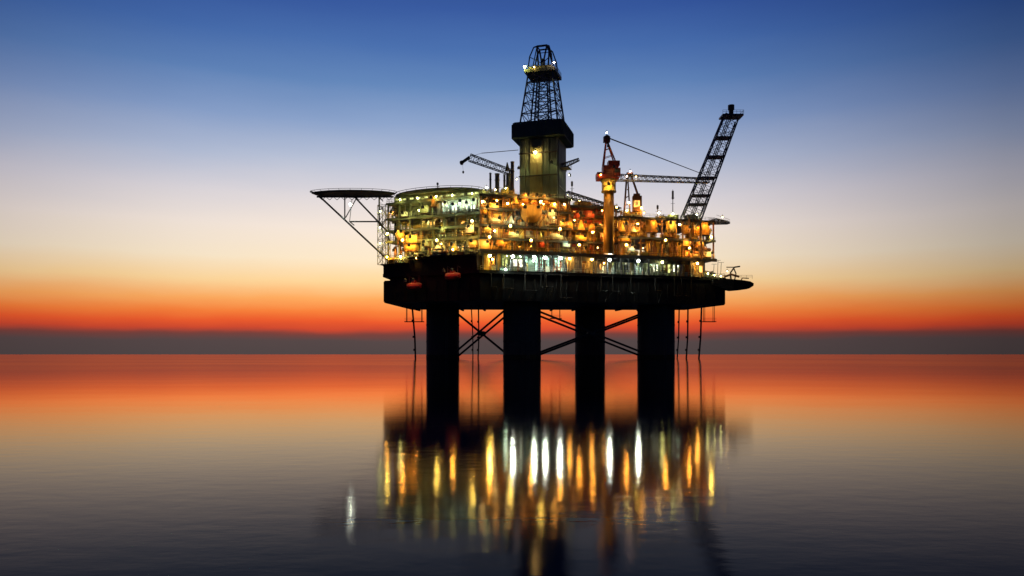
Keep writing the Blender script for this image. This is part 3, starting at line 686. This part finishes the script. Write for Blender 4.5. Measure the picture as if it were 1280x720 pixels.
# ------------------------------------------------------------------ drilling tower
def derrick():
    Y = 226; c = P(679, 0, Y); D = Frame((c.x, Y), R(-16)); w_ = 5.6
    t = thing('drilling_tower', 'tall drilling tower with clad grey-green base, wide dark collar and open lattice top', 'drilling tower', (c.x, Y, 44.6))
    mb = MB(); mb.box(D, -w_, w_, -w_, w_, 44.6, 64.2); mb.build('clad_base', M['green'], t)
    for i, (x0, x1) in enumerate(((-5.6, -3.9), (-2.5, 1.2), (2.2, 3.2), (3.9, 5.6))):
        mb = MB(); mb.box(D, x0, x1, -w_-.45, -w_-.003, 44.7, 63.6)
        for k in range(int((x1-x0)/.45)): mb.box(D, x0+.15+k*.45, x0+.25+k*.45, -w_-.53, -w_-.453, 44.7, 63.6)
        mb.build('cladding_panel', M['green' if i != 1 else 'olive'], t)
    mb = MB()
    for k in range(9): mb.box(D, w_+.003, w_+.3, -4.9+k*1.15, -4.3+k*1.15, 44.7, 63.5)
    for z in (50, 56.5): mb.box(D, w_+.303, w_+.42, -5.5, 5.5, z, z+.3)
    mb.build('cladding_panel', M['green'], t)
    mb = MB()
    for z in (47, 53, 59.6): mb = MB(); mb.box(D, -w_-.2, w_+.2, -w_-.75, -w_-.533, z, z+.35); mb.build('girt', M['dark'], t)
    q = 7.8; ch = .9
    oc = [(-q+ch, -q), (q-ch, -q), (q, -q+ch), (q, q-ch), (q-ch, q), (-q+ch, q), (-q, q-ch), (-q, -q+ch)]
    pts = [tuple(D.p(a, b, 0))[:2] for a, b in oc]
    mb = MB(); mb.prism(pts, 64.2, 68.2); mb.prism([tuple(D.p(a*.97, b*.97, 0))[:2] for a, b in oc], 68.2, 68.7); mb.build('wind_collar', M['teal'], t)
    mb = MB()
    for i in range(8):
        a = oc[i]; b = oc[(i+1) % 8]; L = math.dist(a, b); n = max(2, int(L/1.2))
        for k in range(n): s = (k+.5)/n; p = D.p((a[0]+(b[0]-a[0])*s)*1.012, (a[1]+(b[1]-a[1])*s)*1.012, 0); mb.tube((p.x, p.y, 64.3), (p.x, p.y, 68.1), .1, n=4)
    mb.build('collar_rib', M['teal'], t)
    mb = MB(); lattice(mb, (c.x, Y, 68.7), (c.x, Y, 84.2), 11.2, 7.2, 5, up=D.b, r=.26, rb=.12)
    lattice(mb, (c.x, Y, 68.7), (c.x, Y, 84.2), 4.4, 2.8, 5, up=D.b, r=.22, rb=.1)
    mb.build('lattice_mast', M['navy'], t)
    mb = MB(); k = 4.6; mb.box(D, -k, k, -k, k, 84.0, 84.9)
    r = railing(D, -k, k, -k+.1, 84.9, sp=1.0); side_rail(D, k-.1, -k, k, 84.9, r, sp=1); side_rail(D, -k+.1, -k, k, 84.9, r, sp=1)
    mb.build('crown_platform', M['olive'], t); r.build('railing', M['navy'], t)
    mb = MB(); mb.box(D, -3.6, 3.6, -3.6, 3.6, 84.9, 86.0)
    mb.build('crown_block', M['olive'], t)
    # tapering crown frame
    mb = MB(); z0, z1 = 84.9, 92.6
    for sa in (-1, 1):
        for sb in (-1, 1):
            mb.tube(D.p(sa*3.7, sb*3.7, z0), D.p(sa*3.3, sb*3.3, z0+4), .2, n=5); mb.tube(D.p(sa*3.3, sb*3.3, z0+4), D.p(sa*2.3, sb*2.3, z1-.6), .2, n=5)
            mb.tube(D.p(sa*2.3, sb*2.3, z1-.6), D.p(sa*1.5, sb*1.5, z1), .2, n=5)
            mb.tube(D.p(sa*.5, sb*3.5, z0), D.p(sa*1.5, sb*1.5, z1), .26, n=5); mb.tube(D.p(sa*3.5, sb*.5, z0), D.p(sa*1.5, sb*1.5, z1), .16, n=5)
            mb.tube(D.p(sa*3.3, sb*3.3, z0+4), D.p(0, sb*1.2, z0+2.5), .12, n=4)
        mb.tube(D.p(sa*1.5, -1.5, z1), D.p(sa*1.5, 1.5, z1), .2, n=5); mb.tube(D.p(-1.5, sa*1.5, z1), D.p(1.5, sa*1.5, z1), .24, n=5)
        mb.tube(D.p(-2.3, sa*2.3, z1-.6), D.p(2.3, sa*2.3, z1-.6), .12, n=4)
    mb.box(D, -.7, .5, -.5, .5, z0+1.1, z0+4.3)
    mb.build('crown_frame', M['navy'], t)
    lamp(t, D.p(-4.4, -4.9, 85.6), 'lime', .34); lamp(t, D.p(4.4, -4.9, 85.9), 'beacon', .22); lamp(t, D.p(-1.5, -4.9, 85.2), 'dimwarm', .16)
    lamp(t, D.p(-.5, -w_-2.0, 59.6), 'warm', .4)
    mb = MB(); mb.box(D, -1.4, .6, -w_-2.2, -w_-.76, 61.0, 61.2); mb.build('lamp_bracket', M['dark'], t)
    for a, zz in ((-4.5, 46.5), (4.2, 46.5), (-5, 55), (4.6, 56)): lamp(t, D.p(a, -w_-3.6, zz), 'lime', .17, D.ang)  # lamps added to light the clad base more evenly, here and below
    for b_ in (-3, 3): lamp(t, D.p(w_+2.4, b_, 47.5), 'lime', .2)
    lamp(t, D.p(w_+2.6, -1, 54), 'lime', .17, D.ang+math.pi/2)
    # side platform with small boom
    mb = MB(); lattice(mb, D.p(w_, -2, 56.2), D.p(w_+5.4, -1, 58.3), 1.4, .7, 5, r=.1, rb=.07); mb.build('side_boom', M['dark'], t)
    mb = MB(); mb.box(D, w_+.42, w_+3, -3.4, 0, 55.6, 55.8); side_rail(D, w_+3, -3.4, 0, 55.8, mb); mb.build('side_platform', M['cream'], t)
derrick()

# bright storage tub in the middle of the drilling module
def tub(px, py, r, h, m, label, F=FB, b=-.6, lampk='warm', top=.9):
    c = F.at(px, py, b); t = thing('storage_tank', label, 'tank', c)
    mb = MB(); mb.lathe(c, (0, 0, 1), [(0, r*.45), (.1, r*.55), (h*.25, r*.85), (h*.45, r), (h*.9, r), (h*.92, r*1.08), (h, r*1.08), (h, r*top)], 24); mb.build('tank_shell', M[m], t, True)
    mb = MB()
    for k in range(3): a = 2*math.pi*k/3; mb.tube(c+Vector((math.cos(a)*r*.8, math.sin(a)*r*.8, -1.5)), c+Vector((math.cos(a)*r*.8, math.sin(a)*r*.8, h*.4)), .14)
    mb.build('tank_stand', M['brown'], t)
    for k in (-.6, .6): lamp(t, c+Vector((r*k, -r-2.0, h*.75)), lampk, .3, 0.0)
    return t
tub(664, 278, 3.0, 4.4, 'orange', 'big orange tub-shaped tank glowing under the drilling tower')
tub(839, 291, 1.5, 3.2, 'yellow', 'small round yellow tank on the orange-lit module below the flare boom', b=-1)
tub(690, 274, 1.3, 2.4, 'cream', 'small cream tank beside the big orange tub-shaped tank')
tub(500, 300, 1.3, 2.6, 'yellow', 'small yellow tank low at the helideck end of the olive-lit module', F=FA, b=-1)

# ------------------------------------------------------------------ clutter on the module roofs
def stack(px, py0, py1, Y, r, label, m='steel'):
    p = P(px, py0, Y); q = P(px, py1, Y); mb = MB()
    h = q.z-p.z; mb.lathe(p, (0, 0, 1), [(0, r*1.5), (.4, r*1.5), (.45, r), (h*.7, r), (h*.71, r*1.25), (h*.74, r*1.25), (h*.75, r), (h, r), (h, r*1.2), (h+.2, r*1.2)], 10)
    tag(mb.build('exhaust_stack', M[m], smooth=False), label, 'exhaust stack', 'exhaust stacks on the module roofs')
stack(613, 244, 217, 218, .3, 'thinnest exhaust stack, farthest from the drilling tower')
stack(621.5, 244, 218, 216, .62, 'thickest exhaust stack beneath the lattice crane boom')
stack(630.5, 244, 219, 219, .32, 'thin exhaust stack under the pivot of the boom by the drilling tower')
stack(640.5, 244, 203, 217, .5, 'tallest exhaust stack, right beside the drilling tower base')
def mast(px, py0, py1, Y, label, arms=2):
    p = P(px, py0, Y); q = P(px, py1, Y); mb = MB(); mb.tube(p, q, .14, .08, 6)
    mb.lathe(q-Vector((0, 0, (q.z-p.z)*.35)), (0, 0, 1), [(0, .1), (.1, .3), ((q.z-p.z)*.3, .3), ((q.z-p.z)*.31, .1)], 8)
    for k in range(arms): z = p.z+(q.z-p.z)*(.5+.2*k); mb.tube((p.x-.6, p.y, z), (p.x+.6, p.y, z), .05, n=4)
    tag(mb.build('radio_mast', M['dark']), label, 'mast', 'masts standing on the roofs')
mast(841, 272, 237, 224, 'dark slender mast standing alone between the second crane and the flare boom')
mast(715, 246, 226, 222, 'short mast just beyond the drilling tower base', 1)
mast(547, 238, 228, 216, 'tiny mast on the rounded olive roof deck', 1)
mast(822, 272, 256, 222, 'short mast near the second crane', 1)

def roof_gear(F, a0, a1, b0, b1, z, n, seed, label, lamps, mats, hmax=3.0):
    rnd = random.Random(seed); t = thing('roof_equipment', label, 'roof equipment', F.p((a0+a1)/2, b0, z))
    for i in range(n):
        a = rnd.uniform(a0, a1-1); b = rnd.uniform(b0, b1); m = M[rnd.choice(mats)]; g = rnd.random(); h = rnd.uniform(.8, hmax)
        if g < .2: vessel_v(F, a, b, z, h, rnd.uniform(.3, .7)).build('vessel', m, t, True)
        elif g < .35: vessel_h(F, a, a+rnd.uniform(2, 4), b, z, rnd.uniform(.4, .7)).build('vessel', m, t, True)
        elif g < .6: pipe_run(F, a, a+rnd.uniform(2, 4), b, z, h, rnd).build('pipe_run', m, t)
        elif g < .8: mb = MB(); ww = rnd.uniform(.6, 1.8); mb.box(F, a, a+ww, b, b+1, z, z+h*.6); mb.box(F, a+.1, a+ww-.1, b-.06, b-.003, z+.15, z+h*.6-.15); mb.build('cabinet', m, t)
        else:
            mb = MB(); mb.tube(F.p(a, b, z), F.p(a, b, z+h*1.2), .07, n=5); mb.tube(F.p(a-.5, b, z+h*1.1), F.p(a+.9, b, z+h*1.25), .06, n=4); mb.build('vent_pole', M['dark'], t)
    for i in range(len(lamps)): lamp(t, F.p(a0+(a1-a0)*(i+.5)/len(lamps)+rnd.uniform(-.5, .5), b0-.5, z+rnd.uniform(1.2, 2.2)), lamps[i], rnd.choice((.14, .2, .26)))
roof_gear(FB, 0, b_l(640), 1, 8, 44.6, 26, 41, 'tangle of pipes and poles on the roof between the round roof deck and the tower', ['lime', 'warm', 'lime'], ['olive', 'cream', 'yellow', 'steel'], 3.2)
roof_gear(FB, b_l(645), b_l(712), .5, 4, 41.05, 26, 42, 'row of glowing amber gear at the foot of the drilling tower', ['sodium', 'sodium', 'sodium', 'sodium', 'warm'], ['yellow', 'orange', 'brown', 'cream'], 3.2)
roof_gear(FB, b_l(709), b_l(735), 3, 8, 43.2, 12, 43, 'pale pipework on the roof just beyond the drilling tower', ['lime', 'dimwarm'], ['cream', 'olive', 'steel'], 3.0)
roof_gear(FB, b_l(738), b_l(771), 2, 8, 40.6, 10, 44, 'dark low gear on the red-brown module roof', ['dimsod'], ['brown', 'steel', 'red'], 1.6)
roof_gear(FB, b_l(776), b_l(850), .8, 8, 40.7, 30, 45, 'assorted small gear on the roof around the second crane', ['lime', 'sodium', 'warm', 'lime'], ['cream', 'orange', 'steel', 'olive'], 3.0)
roof_gear(FB, b_l(855), b_l(890), 1.5, 8, 40.7, 9, 46, 'low dark gear on the roof around the foot of the flare boom', ['lime'], ['steel', 'olive'], 1.3)
roof_gear(FA, 0, 7.8, -1.4, -.6, 26.85, 14, 47, 'small lit gear on the low ledge at the helideck end of the hull', ['sodium', 'lime'], ['cream', 'yellow', 'olive'], 2.0)
roof_gear(FA, 8.5, LA-1, -1.6, -.9, 28.25, 22, 48, 'line of small gear along the shade ledge over the red lifeboats', [], ['brown', 'olive', 'dark'], 2.2)
# sloping pipe bridge over the red module
mb = MB(); lattice(mb, FB.at(708, 243, 4), FB.at(775, 263, 4), 1.6, 1.2, 12, r=.16, rb=.09); tag(mb.build('pipe_bridge', M['dark']), 'dark pipe bridge sloping down from the tower foot to the orange crane column', 'pipe bridge')
# tip truss
def tip():
    t = thing('end_platform', 'small pointed lattice platform jutting from the roof edge below the flare boom', 'platform', FB.p(b_l(893), 2, 40.7))
    mb = MB(); p = FB.at(890, 277, 3); q = FB.at(911, 279, 3); lattice(mb, p, q, 5, 1.2, 5, r=.12, rb=.08, d0=1.0, d1=.4); mb.build('truss', M['steel'], t)
    mb = MB(); d = (q-p); s = Vector((-d.y, d.x, 0)).normalized(); up = Vector((0, 0, .6))
    for k in range(9): f = k/8; mb.tube(p.lerp(q, f)+s*(2.5-1.9*f)+up, p.lerp(q, f)-s*(2.5-1.9*f)+up, .06, n=4)
    mb.tube(p+s*2.5+up*2.6, q+s*.6+up*1.6, .05, n=4); mb.tube(p-s*2.5+up*2.6, q-s*.6+up*1.6, .05, n=4); mb.build('deck_grid', M['cream'], t)
    lamp(t, p.lerp(q, .3)-s*3+Vector((0, 0, 1.0)), 'dimwarm', .15)
tip()

# ------------------------------------------------------------------ cranes
def pedestal_crane():
    b = -2.2; Y = FB.at(761, 300, b).y; X = P(761, 0, Y).x; z = lambda py: EYE+(HZ-py)/FPX*Y
    C = Frame((X, Y), R(2))
    t = thing('pedestal_crane', 'red-topped pedestal crane on a tall orange column with a level lattice boom', 'crane', (X, Y, ZU))
    mb = MB(); mb.lathe((X, Y, z(318)), (0, 0, 1), [(0, 1.5), (z(241)-z(318), 1.42)], 20); mb.build('pedestal', M['orange'], t, True)
    mb = MB(); mb.lathe((X, Y, z(241)), (0, 0, 1), [(0, 1.5), (.1, 2.1), (.5, 2.1), (.5, 1.95), (3.0, 1.95), (3.1, 2.3), (3.5, 2.3)], 20); mb.build('slewing_ring', M['yellow'], t, True)
    mb = MB(); mb.box(C, -3.4, 2.6, -2, 2, z(225), z(225)+.5); mb.box(C, -3.5, -2.2, -1.8, 1.8, z(225)+.5, z(217)); railing(C, -3.4, 2.6, -1.95, z(225)+.5, mb); mb.build('turntable', M['red'], t)
    mb = MB(); mb.box(C, -1.8, 2.4, -1.5, 1.5, z(223), z(208)); mb.box(C, -.3, 2.9, -1.4, 1.3, z(208)+.01, z(202)); mb.build('machinery_house', M['red'], t)
    mb = MB(); mb.box(C, 1.0, 2.9, -2.3, -1.51, z(222), z(212)); mb.build('cab', M['red'], t)
    mb = MB(); mb.box(C, 1.2, 2.7, -2.36, -2.303, z(218), z(213)); mb.build('cab_window', M['dark'], t)
    ap = C.p(-.7, 0, z(174))
    mb = MB()
    for s in (-1.1, 1.1):
        mb.tube(C.p(-1.6, s, z(208)), ap+Vector((0, s*.3, 0)), .22); mb.tube(C.p(1.7, s, z(203)), ap+Vector((0, s*.3, 0)), .2)
        for k in (.3, .6): mb.tube(C.p(-1.6, s, z(208)).lerp(ap, k), C.p(1.7, s, z(203)).lerp(ap, k), .1, n=4)
    mb.build('gantry_frame', M['red'], t)
    mb = MB(); mb.box(C, -1.5, .3, -.7, .7, z(178), z(171)); mb.lathe(C.p(-.6, -.8, z(173)), C.b, [(0, .8), (1.6, .8)], 12); mb.build('sheave_head', M['red'], t)
    mb = MB(); mb.tube(C.p(-.6, 0, z(172)), C.p(-.6, 0, z(166)), .08, n=5); mb.build('beacon_pole', M['dark'], t); lamp(t, C.p(-.6, 0, z(166)), 'beacon', .2)
    tip_ = P(886, 226, Y+1.0); root = C.p(2.3, 0, z(222)); mb = MB()
    lattice(mb, root, tip_, 1.8, 1.2, 22, r=.13, rb=.08, d0=1.6, d1=1.2, tri=True); mb.build('boom', M['cream'], t)
    mb = MB(); mb.tube(C.p(.2, -.3, z(173)), P(882, 219, Y+1), .09, n=5); mb.tube(C.p(.2, .3, z(173)), P(882, 219, Y+1.6), .09, n=5); mb.build('luffing_rope', M['cable'], t)
    for k in (.1, .2): lamp(t, root.lerp(tip_, k)+Vector((0, -1.2, .2)), 'beacon' if k < .15 else 'dimwarm', .13)
    lamp(t, C.p(-.6, -3.4, z(233)), 'warm', .3, 0.0); lamp(t, C.p(1.6, -3.6, z(262)), 'dimsod', .22)
    lamp(t, C.p(-2.6, -2.2, z(221)), 'dimsod', .16); lamp(t, C.p(.6, -5.2, z(214)), 'dimwarm', .24, 0.0)
    lamp(t, C.p(-.6, -3.0, z(186)), 'dimsod', .14, 0.0)
pedestal_crane()
def second_crane():
    Y = 224; z = lambda py: EYE+(HZ-py)/FPX*Y; C = Frame((P(790, 0, Y).x, Y), R(-6))
    t = thing('small_crane', 'smaller crane with splayed orange legs standing behind the level boom', 'crane', (C.o.x, Y, z(272)))
    mb = MB(); mb.box(C, -2.5, 2.8, -1.6, 1.6, z(272), z(266)); mb.build('crane_base', M['orange'], t)
    mb = MB(); ap = C.p(-.9, 0, z(218))
    for s in (-1, 1):
        mb.tube(C.p(-2.3, s, z(266)), ap+Vector((-.6, s*.3, 0)), .24); mb.tube(C.p(2.2, s, z(250)), ap+Vector((.6, s*.3, 0)), .22); mb.tube(C.p(-.6, s, z(266)), ap+Vector((-.4, s*.3, 0)), .16)
        for k in (.2, .4, .6, .8): mb.tube(C.p(-2.3, s, z(266)).lerp(ap, k), C.p(-.6, s, z(266)).lerp(ap, k+.05), .1, n=4)
    mb.build('gantry_frame', M['brown'], t)
    mb = MB(); mb.box(C, .1, 2.8, -1.4, 1.4, z(265), z(246)); mb.box(C, .4, 2.3, -1.1, 1.1, z(246), z(243)); mb.build('machinery_house', M['brown'], t)
    mb = MB(); mb.box(C, .5, 2.2, -1.46, -1.403, z(260), z(252)); mb.build('cab_window', E['wwarm'], t)
    mb = MB(); mb.box(C, -1.6, .3, -.7, .7, z(221), z(216)); mb.build('sheave_head', M['brown'], t)
    lamp(t, C.p(-.6, -.9, z(215)), 'beacon', .22); lamp(t, C.p(-1.0, -2.2, z(255)), 'warm', .24); lamp(t, C.p(2.6, -2.4, z(262)), 'sodium', .25)
second_crane()
def left_crane():
    Y = 222; t = thing('boom_crane', 'dark crane boom reaching out over the exhaust stacks beside the drilling tower', 'crane', P(640, 243, Y))
    mb = MB(); lattice(mb, P(640, 216, Y), P(587, 197, Y-1), 1.6, 1.6, 10, r=.13, rb=.08, d0=1.4, d1=1.9, tri=True); mb.build('boom', M['dark'], t)
    mb = MB(); p = P(587, 196.5, Y-1); q = P(577, 203.5, Y-1); mb.tube(p+Vector((0, -.4, 0)), q+Vector((0, -.4, 0)), .35); mb.tube(p+Vector((0, .4, 0)), q+Vector((0, .4, 0)), .35); mb.lathe(q+Vector((0, -.6, 0)), (0, 1, 0), [(0, .55), (1.2, .55)], 12); mb.build('boom_head', M['dark'], t)
    mb = MB(); q = P(578, 204, Y-1); h = P(579, 213.5, Y-1); mb.tube(q, h, .035, n=4); mb.lathe(h, (0, 0, -1), [(0, .12), (.2, .3), (.5, .3), (.8, .1)], 8); mb.build('hook_block', M['dark'], t)
    mb = MB()
    for dy in (-.3, .3): mb.tube(P(602, 191.5, Y-1+dy), P(648, 187.5, Y+dy), .1, n=5); mb.tube(P(588, 195.5, Y-1+dy), P(602, 191.5, Y-1+dy), .05, n=4)
    mb.build('luffing_rope', M['cable'], t)
    mb = MB(); p = P(633, 214, Y); mb.tube(p, P(634, 203, Y), .45, .15); mb.tube(P(637, 216, Y), P(634, 203, Y), .3, .12); mb.build('pivot_frame', M['dark'], t)
    mb = MB(); mb.lathe(P(636, 244, Y), (0, 0, 1), [(0, .9), (P(0, 217, Y).z-P(0, 244, Y).z, .8)], 12); mb.build('pedestal', M['steel'], t)
    lamp(t, P(646, 224, Y-3), 'dimwarm', .12)
left_crane()

# ------------------------------------------------------------------ flare boom
def flare():
    Y = 223
    t = thing('flare_boom', 'tall dark leaning lattice flare boom with a square head platform', 'flare boom', P(862, 272, Y))
    p = P(862, 278, Y); q = P(913.5, 147, Y+4); d = (q-p).normalized()
    mb = MB(); st = lattice(mb, p, q, 5.2, 4.0, 9, up=(0, 1, 0.0), r=.22, rb=.085, d0=4.2, d1=3.0); mb.build('lattice_boom', M['navy'], t)
    for k, n in enumerate((2, 3, 5, 7.4, 9.6)):
        c = p.lerp(q, n/12); mb = MB(); F = Frame((c.x, c.y), 0); wd = 2.5-.05*n
        mb.box(F, -wd-.3, wd+.3, -2.0, 2.0, c.z-.14, c.z+.1); railing(F, -wd-.3, wd+.3, -2.0, c.z+.1, mb, sp=1.2); mb.build('rest_platform', M['navy'], t)
    mb = MB()
    for k in (-.5, 0, .5): mb.tube(p+Vector((k, 0, 0)), q+Vector((k, 0, 1)), .14, n=6)
    mb.build('gas_pipe', M['navy'], t)
    F = Frame((q.x, q.y), 0); mb = MB(); mb.box(F, -3.0, 3.2, -2.2, 2.2, q.z, q.z+.5); railing(F, -3.0, 3.2, -2.2, q.z+.5, mb, sp=1); side_rail(F, 3.2, -2.2, 2.2, q.z+.5, mb); mb.build('head_platform', M['navy'], t)
    mb = MB(); mb.lathe((q.x+.1, q.y, q.z+.5), (0, 0, 1), [(0, .7), (1.8, .7), (1.8, .95), (3.2, .95), (3.3, .6)], 14); mb.build('flare_tip', M['dark'], t)
    mb = MB()
    for s in (-1.6, 1.6): mb.tube(p+Vector((s+1.2, -1.5, 1)), p+Vector((s+1.6, -1.2, -11)), .3)
    mb.build('boom_foot', M['brown'], t)
flare()

# ------------------------------------------------------------------ boat platform at the end of the main deck
def end_deck():
    t = thing('boat_platform', 'dark boat-shaped platform jutting from the end of the main deck', 'platform', (67, 226, 22))
    z = lambda py: EYE+(HZ-py)/FPX*226
    prof = [(888, 350.5, 356, 3), (903, 349.5, 361, 3.4), (914, 350.5, 363.2, 3.4), (926, 351.5, 362.2, 3), (935, 352.5, 361, 2.2), (941, 354.5, 357.5, 1.0)]
    vs = []; n = 4
    for px, yt, yb, hw in prof:
        x = (px-HX)/FPX*226; vs += [(x, 226-hw, z(yt)), (x, 226+hw, z(yt)), (x, 226+hw*.7, z(yb)), (x, 226-hw*.7, z(yb))]
    fs = [(0, 1, 2, 3), tuple(len(vs)-1-i for i in range(4))]
    for i in range(len(prof)-1):
        for k in range(4): j = (k+1) % 4; fs.append((i*4+j, i*4+k, i*4+4+k, i*4+4+j))
    MB().add(vs, fs).build('platform_hull', M['hull'], t)
    F = Frame(((888-HX)/FPX*226, 223), 0); r = railing(F, 0, 11.5, 0, z(350)); r.build('railing', M['steel'], t)
    # deck gear and davit arms
    mb = MB(); b = P(914, 351, 226)
    mb.path([b, P(913, 341, 226), P(918, 334, 226), P(925, 333, 226)], .22); mb.path([P(918, 351, 226), P(920, 342, 226), P(917, 335, 226)], .18); mb.path([P(908, 334, 226), P(918, 334, 226)], .14)
    mb.build('davit', M['dark'], t)
    mb = MB(); mb.path([P(905, 346, 225), P(914, 343, 225), P(924, 346, 225)], .3); mb.path([P(926, 351, 225), P(928, 347.5, 225), P(936, 348, 225)], .14); mb.build('davit', M['brown'], t)
    lamp(t, P(909, 339, 222), 'dimwarm', .14)
end_deck()
def deck_gear():
    rnd = random.Random(9); t = thing('deck_equipment', 'pale pipes and posts on the open end of the main deck under the orange-lit module', 'deck equipment', FB.p(b_l(890), 1, ZD))
    for i in range(22):
        a = rnd.uniform(b_l(881), LB-1.5); h = rnd.uniform(.8, 2.6); m = M[rnd.choice(['cream', 'steel', 'olive', 'yellow'])]; b = rnd.uniform(.6, 6)
        if rnd.random() < .5: pipe_run(FB, a-1, a+1, b, ZD, h, rnd).build('pipe_run', m, t)
        else: vessel_v(FB, a, b, ZD, h, rnd.uniform(.15, .4)).build('vessel', m, t, True)
    for px, hh in ((899, 5.2), (903, 4.6), (894, 4)): mb = MB(); p = FB.p(b_l(px), 1, ZD); mb.tube(p, p+Vector((.2, 0, hh)), .08, n=5); mb.tube(p+Vector((-.6, 0, hh)), p+Vector((1, 0, hh)), .07, n=4); mb.build('post', M['steel'], t)
    for px, py in ((885, 342), (893, 344), (901, 345)): lamp(t, FB.at(px, py, -.6), 'lime', .15)
deck_gear()

# corner walkways, hose reels and cabins on the left roof
def container(px, py, F, b, m, label, L=4, h=2.5):
    c = F.at(px, py, b); a = F.a_at(px, b); t = thing('cargo_container', label, 'container', c); mb = MB(); z = c.z
    mb.box(F, a, a+L, b, b+2.4, z, z+h)
    for k in range(int(L/.35)): mb.box(F, a+.1+k*.35, a+.22+k*.35, b-.06, b-.003, z+.15, z+h-.15)
    mb.build('container_body', M[m], t)
    mb = MB(); mb.box(F, a-.05, a+L+.05, b-.1, b-.063, z, z+.15); mb.box(F, a-.05, a+L+.05, b-.1, b-.063, z+h-.15, z+h); mb.build('container_frame', M['dark'], t)
container(722, 262, FB, 1.5, 'brown', 'red-brown cargo container on the roof next to the tower foot')
container(860, 276, FB, 3, 'steel', 'grey cargo container on the roof beside the flare boom foot', 3.4, 1.9)
